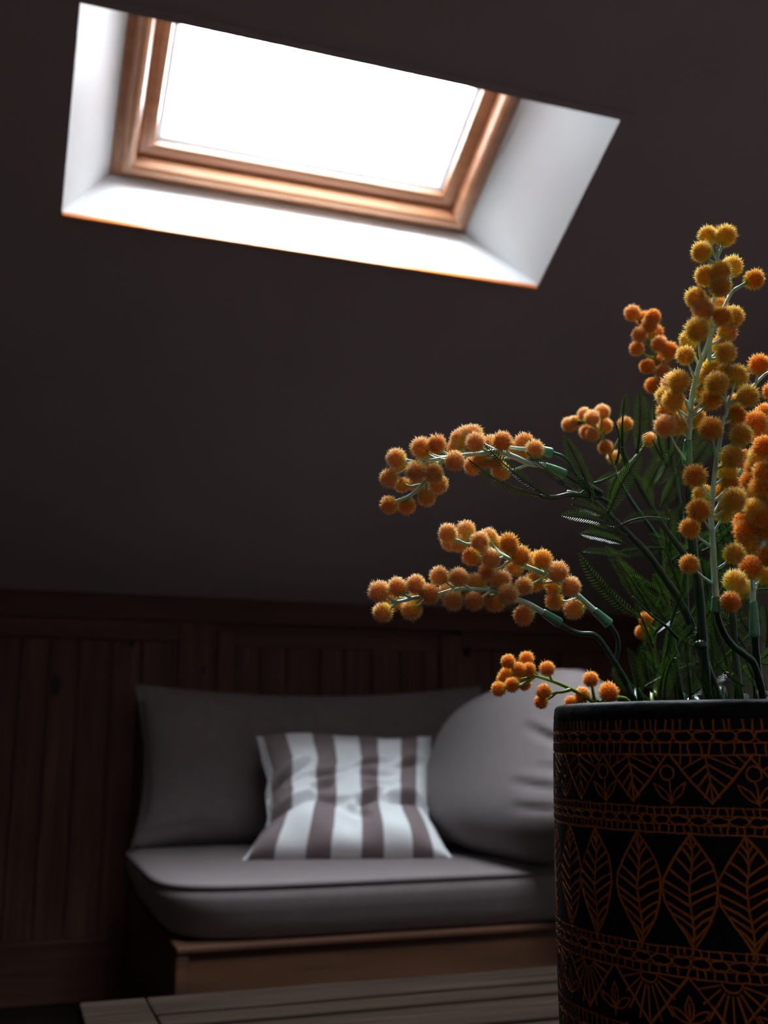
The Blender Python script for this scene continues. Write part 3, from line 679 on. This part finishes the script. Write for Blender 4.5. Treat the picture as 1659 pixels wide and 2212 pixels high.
# --- branch B: two sprigs, lower left
B = branch('mimosa branch with two long leafless blossom sprigs reaching across the top of the wall panelling')
stem(B, pts(K4, .74, .75, (20, 705), (60, 730), (170, 785), (300, 800), (370, 870), (440, 980), (490, 1060), (560, 1190), (620, 1330)), 5, 7.5, into=(1400, 1580, .80))
stem(B, pts(K4, .745, .75, (420, 715), (475, 800), (490, 900), (470, 1000), (490, 1060)), 5, 5.5)
sprig(B, pts(K4, .74, .74, (425, 720), (360, 660), (280, 590), (215, 530), (150, 470))+pts(K1, .74, .73, (1540, 1365), (1430, 1300), (1290, 1240), (1150, 1180), (1050, 1130), (950, 1075), (860, 1080), (790, 1050)),
      balls(K1, .737, [(720, 1000), (740, 1060, .012), (850, 980), (950, 1060, -.01), (1010, 1030, .01), (1050, 1085, .014), (890, 1170), (1030, 1185, -.012), (1155, 1075), (1240, 1165, -.012), (1200, 1240, .008), (1000, 1280), (1400, 1190, -.006), (1350, 1205, .014), (1510, 1280, -.012), (1600, 1385, -.01), (1480, 1380, .012), (1345, 1350, .01), (1265, 1380, -.008), (1485, 1490), (1625, 1545, .004), (800, 1070, .004), (970, 1110, .014)]), peach+gold[2:])
sprig(B, pts(K1, .735, .715, (1530, 1650), (1460, 1605), (1380, 1555), (1280, 1500), (1190, 1470), (1060, 1420), (900, 1402), (780, 1405), (650, 1440), (480, 1465), (380, 1490), (310, 1495)),
      balls(K1, .722, [(230, 1420), (255, 1570), (360, 1390, -.008), (320, 1490, .01), (490, 1370, -.006), (460, 1550), (590, 1440, -.01), (660, 1310), (525, 1440, .012), (800, 1320, -.006), (820, 1390, .012), (760, 1490, -.006), (720, 1425, .012), (920, 1360, .01), (910, 1490, -.01), (1060, 1500), (1150, 1440, -.012), (1265, 1590), (980, 1450, .012), (1100, 1340, .004), (280, 1450, .014)]), peach)
frond(B, (650, 1320), (560, 905), .74, bow=10, hw=21, roll=.6, k=K4); frond(B, (560, 1230), (510, 1100), .75, bow=2, hw=14, roll=.4, k=K4)

# --- branch C: small, low, by the rim
Cb = branch('short mimosa sprig with orange blossoms leaning over the vase rim before the side cushion')
stem(Cb, pts(KC, .80, .80, (1130, 660), (1200, 720)), 4.5, 5, mt='sprig_green', into=(1400, 1600, .82))
sprig(Cb, pts(KC, .80, .785, (1130, 660), (1000, 590), (870, 530), (760, 490), (640, 455), (560, 440), (460, 430)),
      balls(KC, .79, [(405, 330), (570, 305), (500, 400, -.01), (590, 400, -.006), (400, 440, .01), (440, 540, -.004), (320, 575), (370, 490, .012), (520, 480, .01), (550, 525, .006), (755, 395), (725, 600, -.006), (700, 690, 0), (1070, 630, .012), (1145, 490), (1305, 605, .0, 1.1), (970, 700, .01)], s0=.82), orange, mt='sprig_green', rb=4.6, rt=3, collar=False,
      sub=(pts(KC, .795, .79, (960, 580), (880, 600), (790, 605)), pts(KC, .79, .786, (640, 460), (580, 505), (520, 550)), pts(KC, .80, .80, (1180, 690), (1170, 620), (1160, 550)), pts(KC, .80, .80, (1230, 690), (1300, 680), (1320, 640))))
frond(Cb, (1240, 700), (1120, 655), .80, bow=3, hw=9, roll=.5, k=KC)

# --- branch D: tall
Dd = branch('tallest upright mimosa branch, its golden blossoms standing highest above the vase')
stem(Dd, pts(K3, .745, .77, (1030, 545), (1035, 650), (1050, 800), (1060, 1000), (1080, 1250))+pts(K4, .772, .785, (1110, 350), (1140, 700), (1160, 1000), (1200, 1330)), 8, 12, into=(1560, 1590, .80))
sprig(Dd, pts(K3, .745, .742, (1030, 560), (1030, 460), (1040, 330), (1050, 200), (1060, 60))+pts(K2, .742, .725, (1080, 1400), (1120, 1230), (1180, 1080), (1215, 960), (1230, 830), (1240, 700), (1255, 560), (1265, 430), (1265, 300)),
      balls(K2, .735, [(1190, 215, .004), (1325, 215, -.004), (1140, 340, -.008), (1380, 455, .01), (1290, 490, -.01), (1170, 530, -.004), (1290, 615, -.014), (1095, 700), (1155, 790, -.008), (1270, 765, .014), (1300, 845, -.012), (1390, 845, .006), (1340, 970, .008), (1105, 950, -.014, 1.25), (1150, 880, .01), (1040, 1030, .016), (1330, 1130, -.006), (1290, 1070, .014), (1015, 1150, -.006), (1220, 1250, .01), (960, 1350, -.01, 1.15), (910, 1370, .012), (1260, 1370, -.016, 1.2), (1220, 1490, -.006, 1.12), (1130, 1440, .016), (860, 1470, .008), (920, 1500, -.008, 1.15), (855, 1700, -.012, 1.12), (945, 1690, .008), (1010, 1590, .018), (1090, 1640, .018), (870, 1590, .014), (1160, 1330, .014)], s0=1.03), gold+peach[:1],
      sub=(pts(K2, .738, .73, (1200, 1180), (1212, 1000), (1260, 900), (1320, 760), (1390, 640), (1450, 605)),))
sprig(Dd, pts(K2, .73, .728, (1400, 635), (1450, 605), (1490, 580)), balls(K2, .728, [(1550, 555, 0, 1.02)]), gold[2:], collar=False, rb=4, rt=3)
for (bs, tp, kk, bow, hw, dd, rl) in [((525, 415), (545, 10), K3, -6, 19, .79, .4), ((640, 470), (655, -10), K3, 8, 25, .785, .1), ((840, 480), (765, 90), K3, -8, 22, .79, .5), ((880, 560), (760, 360), K3, -6, 24, .80, .2),
        ((470, 560), (450, 190), K3, 22, 14, .79, 1.0), ((560, 600), (490, 430), K3, 4, 18, .795, 0), ((760, 740), (980, 330), K3, 8, 26, .80, .3), ((1000, 620), (1190, 380), K3, 6, 26, .80, .2), ((960, 560), (1120, 150), K3, 8, 24, .81, .5),
        ((700, 800), (860, 480), K3, -6, 26, .805, -.3), ((820, 880), (960, 600), K3, 5, 25, .80, .2), ((760, 900), (600, 640), K3, 5, 24, .79, .3)]:
    frond(Dd, bs, tp, dd, bow=bow, hw=hw, roll=rl, k=kk)
stem(Dd, pts(K3, .79, .79, (520, 420), (570, 560), (680, 760), (820, 1000), (1000, 1250)), 4, 7, name='leaf_stalk')

# --- branch E: upright, in front
Eb = branch('upright mimosa branch on a bent green stem with thick collar, beside the tallest branch')
stem(Eb, pts(K4, .71, .74, (1255, 610), (1270, 680), (1310, 780), (1380, 880), (1470, 950), (1560, 1050), (1620, 1330)), 7, 8, into=(1640, 1590, .76))
sprig(Eb, pts(K4, .71, .71, (1255, 625), (1253, 560), (1250, 470), (1238, 300), (1230, 120))+pts(K3, .71, .71, (1215, 1000), (1222, 850), (1235, 700), (1255, 530), (1285, 370), (1310, 200))+pts(K2, .71, .71, (1330, 1620), (1340, 1545), (1300, 1470)),
      balls(K2, .706, [(1410, 1310, .02, 1.2), (1500, 1465, -.004, 1.1), (1215, 1720, -.012, 1.15), (1410, 1620, .01), (1450, 1770, -.004, 1.1), (1320, 1290, .025)])+balls(K3, .706, [(1090, 645, -.004, 1.15), (1120, 912, -.006, 1.15), (1050, 1055, 0, 1.0), (1150, 790, .02), (1380, 500, -.004, 1.2), (1340, 610, .012), (1395, 830, -.006, 1.2), (1310, 935, .014), (1360, 710, .012), (1310, 780, .02)])+balls(K4, .706, [(1045, 250, -.002, .95), (1395, 170, -.002, 1.05), (1400, 385, .01, 1.15), (1365, 545, -.004, 1.0)], s0=1.05), gold+orange[:1],
      sub=(pts(K2, .71, .708, (1340, 1545), (1380, 1510), (1430, 1495)),), rb=8.5)
for (bs, tp, kk, bow, hw, dd, rl) in [((1650, 1280), (1440, 880), K4, -10, 24, .75, .3), ((1470, 1200), (1195, 910), K4, -18, 20, .765, .3), ((1560, 1320), (1500, 1010), K4, 6, 24, .77, .2), ((1400, 1320), (1390, 1180), K4, 6, 18, .74, .4), ((1330, 1320), (1350, 1260), K4, 3, 14, .72, .4)]:
    frond(Eb, bs, tp, dd, bow=bow, hw=hw, roll=rl, k=kk)

# --- branch H: thick cluster on the far side of E
Hb = branch('densest mimosa branch, a crowd of deep orange blossoms behind the collared branch')
stem(Hb, pts(K4, .745, .77, (1555, 800), (1565, 950), (1590, 1150), (1620, 1330)), 8, 9, into=(1660, 1590, .80))
sprig(Hb, pts(K4, .745, .75, (1555, 820), (1548, 650), (1540, 500), (1540, 350), (1570, 200), (1620, 50))+pts(K3, .75, .76, (1640, 1000), (1650, 850), (1640, 700), (1600, 560)),
      balls(K4, .742, [(1525, 275, -.01, 1.2), (1500, 90, .01, 1.25), (1650, 190, -.008, 1.1), (1480, 440, .016), (1630, 330, .012)])+balls(K3, .745, [(1490, 1080, .006, 1.3), (1610, 965, -.006, 1.1), (1550, 900, -.004, 1.1), (1545, 800, .012, 1.3), (1610, 730, 0, 1.2), (1630, 620, -.006, 1.2), (1590, 510, .01, 1.25), (1630, 420, -.006, 1.2), (1470, 860, .012), (1640, 1060, .004, 1.2), (1520, 690, .016, 1.1), (1690, 900, 0, 1.2), (1690, 700, .01, 1.2), (1690, 520, .01, 1.2), (1470, 1010, .02), (1580, 1030, .012), (1560, 590, .02)], s0=1.1), orange+gold[1:], rb=8)
for (bs, tp, kk, bow, hw, dd, rl) in [((1520, 560), (1300, 330), K4, 6, 24, .80, .3), ((1600, 700), (1480, 520), K4, 4, 24, .79, .2), ((1560, 860), (1400, 620), K4, 5, 24, .79, .4), ((1650, 900), (1640, 560), K4, 6, 26, .78, .3), ((1480, 900), (1330, 700), K4, 4, 22, .80, .2)]:
    frond(Hb, bs, tp, dd, bow=bow, hw=hw, roll=rl, k=kk)
# --- branch J: upper right
Jb = branch('mimosa branch with scattered olive gold blossoms rising behind the densest branch')
stem(Jb, pts(K3, .80, .80, (1460, 620), (1420, 800), (1400, 1000), (1400, 1250))+pts(K4, .80, .80, (1380, 500), (1400, 900), (1450, 1330)), 7, 9, into=(1620, 1590, .84))
sprig(Jb, pts(K3, .80, .79, (1450, 640), (1540, 500), (1600, 400), (1640, 300), (1660, 200))+pts(K2, .79, .78, (1690, 1400), (1720, 1300)),
      balls(K2, .785, [(1590, 1220, -.01, 1.12), (1690, 1430, 0, 1.0), (1560, 1680, -.012, 1.3), (1640, 1610, .01, 1.2), (1690, 1780, 0, 1.2), (1610, 1790, .01, 1.2), (1410, 1520, .01, 1.0), (1740, 1250, 0, 1.0), (1480, 1960, 0, 1.1)], s0=1.05), orange+gold[2:],
      sub=(pts(K2, .785, .782, (1440, 1545), (1500, 1450), (1545, 1390), (1620, 1310), (1680, 1270)), pts(K2, .79, .785, (1460, 1790), (1560, 1720), (1640, 1690)),))
for (bs, tp, kk, bow, hw, dd, rl) in [((1420, 900), (1280, 620), K3, 6, 24, .82, .3), ((1400, 1050), (1560, 820), K3, 6, 24, .82, .3), ((1400, 1180), (1250, 900), K3, 5, 24, .83, .2), ((1400, 1250), (1580, 1040), K3, 5, 24, .82, .1)]:
    frond(Jb, bs, tp, dd, bow=bow, hw=hw, roll=rl, k=kk)
# --- branch F and G: behind, soft in focus
Fb = branch('mimosa branch with a loose cluster of coral orange blossoms rising behind the upright fern leaves')
stem(Fb, pts(K2, .93, .92, (850, 1560), (880, 1700))+pts(K3, .92, .92, (900, 450), (950, 750), (1000, 1100))+pts(K4, .92, .92, (1020, 500), (1050, 1330)), 6, 8, into=(1520, 1580, .88))
sprig(Fb, pts(K2, .93, .93, (860, 1580), (830, 1400), (800, 1260), (770, 1140), (745, 1040), (725, 960), (690, 880)),
      balls(K2, .93, [(600, 820, 0, 1.05), (760, 850), (735, 915, -.01), (775, 970, .01), (655, 985), (635, 1095), (810, 1060, -.01), (890, 1110, -.008, 1.1), (850, 1150, .01), (715, 1235), (790, 1210, .004), (840, 1280, -.01), (765, 1385), (840, 1470, .01), (690, 865, .004)]), peach[2:]+orange, mt='sprig_green', rb=5)
Gb = branch('small mimosa branch of soft peach blossoms half hidden behind the upright fern leaves')
stem(Gb, pts(K3, .97, .93, (470, 620), (600, 850), (800, 1150))+pts(K4, .93, .92, (850, 400), (1000, 1330)), 5, 8, into=(1500, 1580, .88))
sprig(Gb, pts(K3, .97, .97, (480, 640), (440, 520), (400, 420), (350, 310), (280, 240), (180, 215)), balls(K2, .97, [(105, 1690), (150, 1665, .006, .8), (225, 1610), (285, 1640, -.008), (365, 1590, 0, 1.05), (385, 1700, .006), (290, 1765, -.006), (245, 1745, .01)])+balls(K3, .97, [(390, 420), (735, 360), (455, 500, .01), (545, 240, .0)]), peach, mt='sprig_green', rb=5, collar=False)
# --- branch I: tiny
Ib = branch('thin mimosa sprig with just two small orange blossoms, seen behind the fern leaves')
stem(Ib, pts(K4, .93, .93, (775, 1050), (780, 1250)), 4.5, 5, mt='sprig_green', into=(1420, 1590, .88))
sprig(Ib, pts(K4, .93, .93, (775, 1060), (770, 920), (775, 830), (795, 740), (800, 690)), balls(K4, .93, [(705, 675, 0, .9), (675, 780, 0, .9)]), orange, mt='sprig_green', rb=4.5, collar=False)
# --- leaves low in the mouth of the vase
Lb = branch('leafy mimosa stem without blossoms, glossy fern leaves arching just over the vase rim')
stem(Lb, pts(K4, .80, .80, (930, 980), (960, 1150), (990, 1330)), 6, 7, into=(1490, 1590, .82))
for (bs, tp, kk, bow, hw, dd, rl) in [((850, 1320), (950, 930), K4, -18, 26, .76, .7), ((1050, 1320), (1000, 930), K4, 10, 30, .75, -.2), ((1190, 1320), (1080, 1060), K4, 8, 24, .77, .3), ((940, 1320), (880, 960), K4, 6, 24, .80, .3), ((800, 1300), (900, 960), K4, -8, 22, .81, .2),
        ((1010, 960), (1080, 720), K4, -8, 22, .77, .2), ((1040, 1000), (960, 760), K4, 6, 22, .78, .4), ((1270, 1320), (1250, 1180), K4, 6, 18, .76, .3)]:
    frond(Lb, bs, tp, dd, bow=bow, hw=hw, roll=rl, k=kk)
for i in range(60):                                       # the thick of the foliage between the stems
    bx, by = random.uniform(1400, 1660), random.uniform(1180, 1525); a_ = random.gauss(-1.55, .75); ln = random.uniform(85, 140)
    frond(Lb if i % 2 else Jb, (bx, by), (bx+math.cos(a_)*ln, by+math.sin(a_)*ln), random.uniform(.81, .92), bow=jit(14), hw=random.uniform(19, 26), roll=jit(.8), n=24)
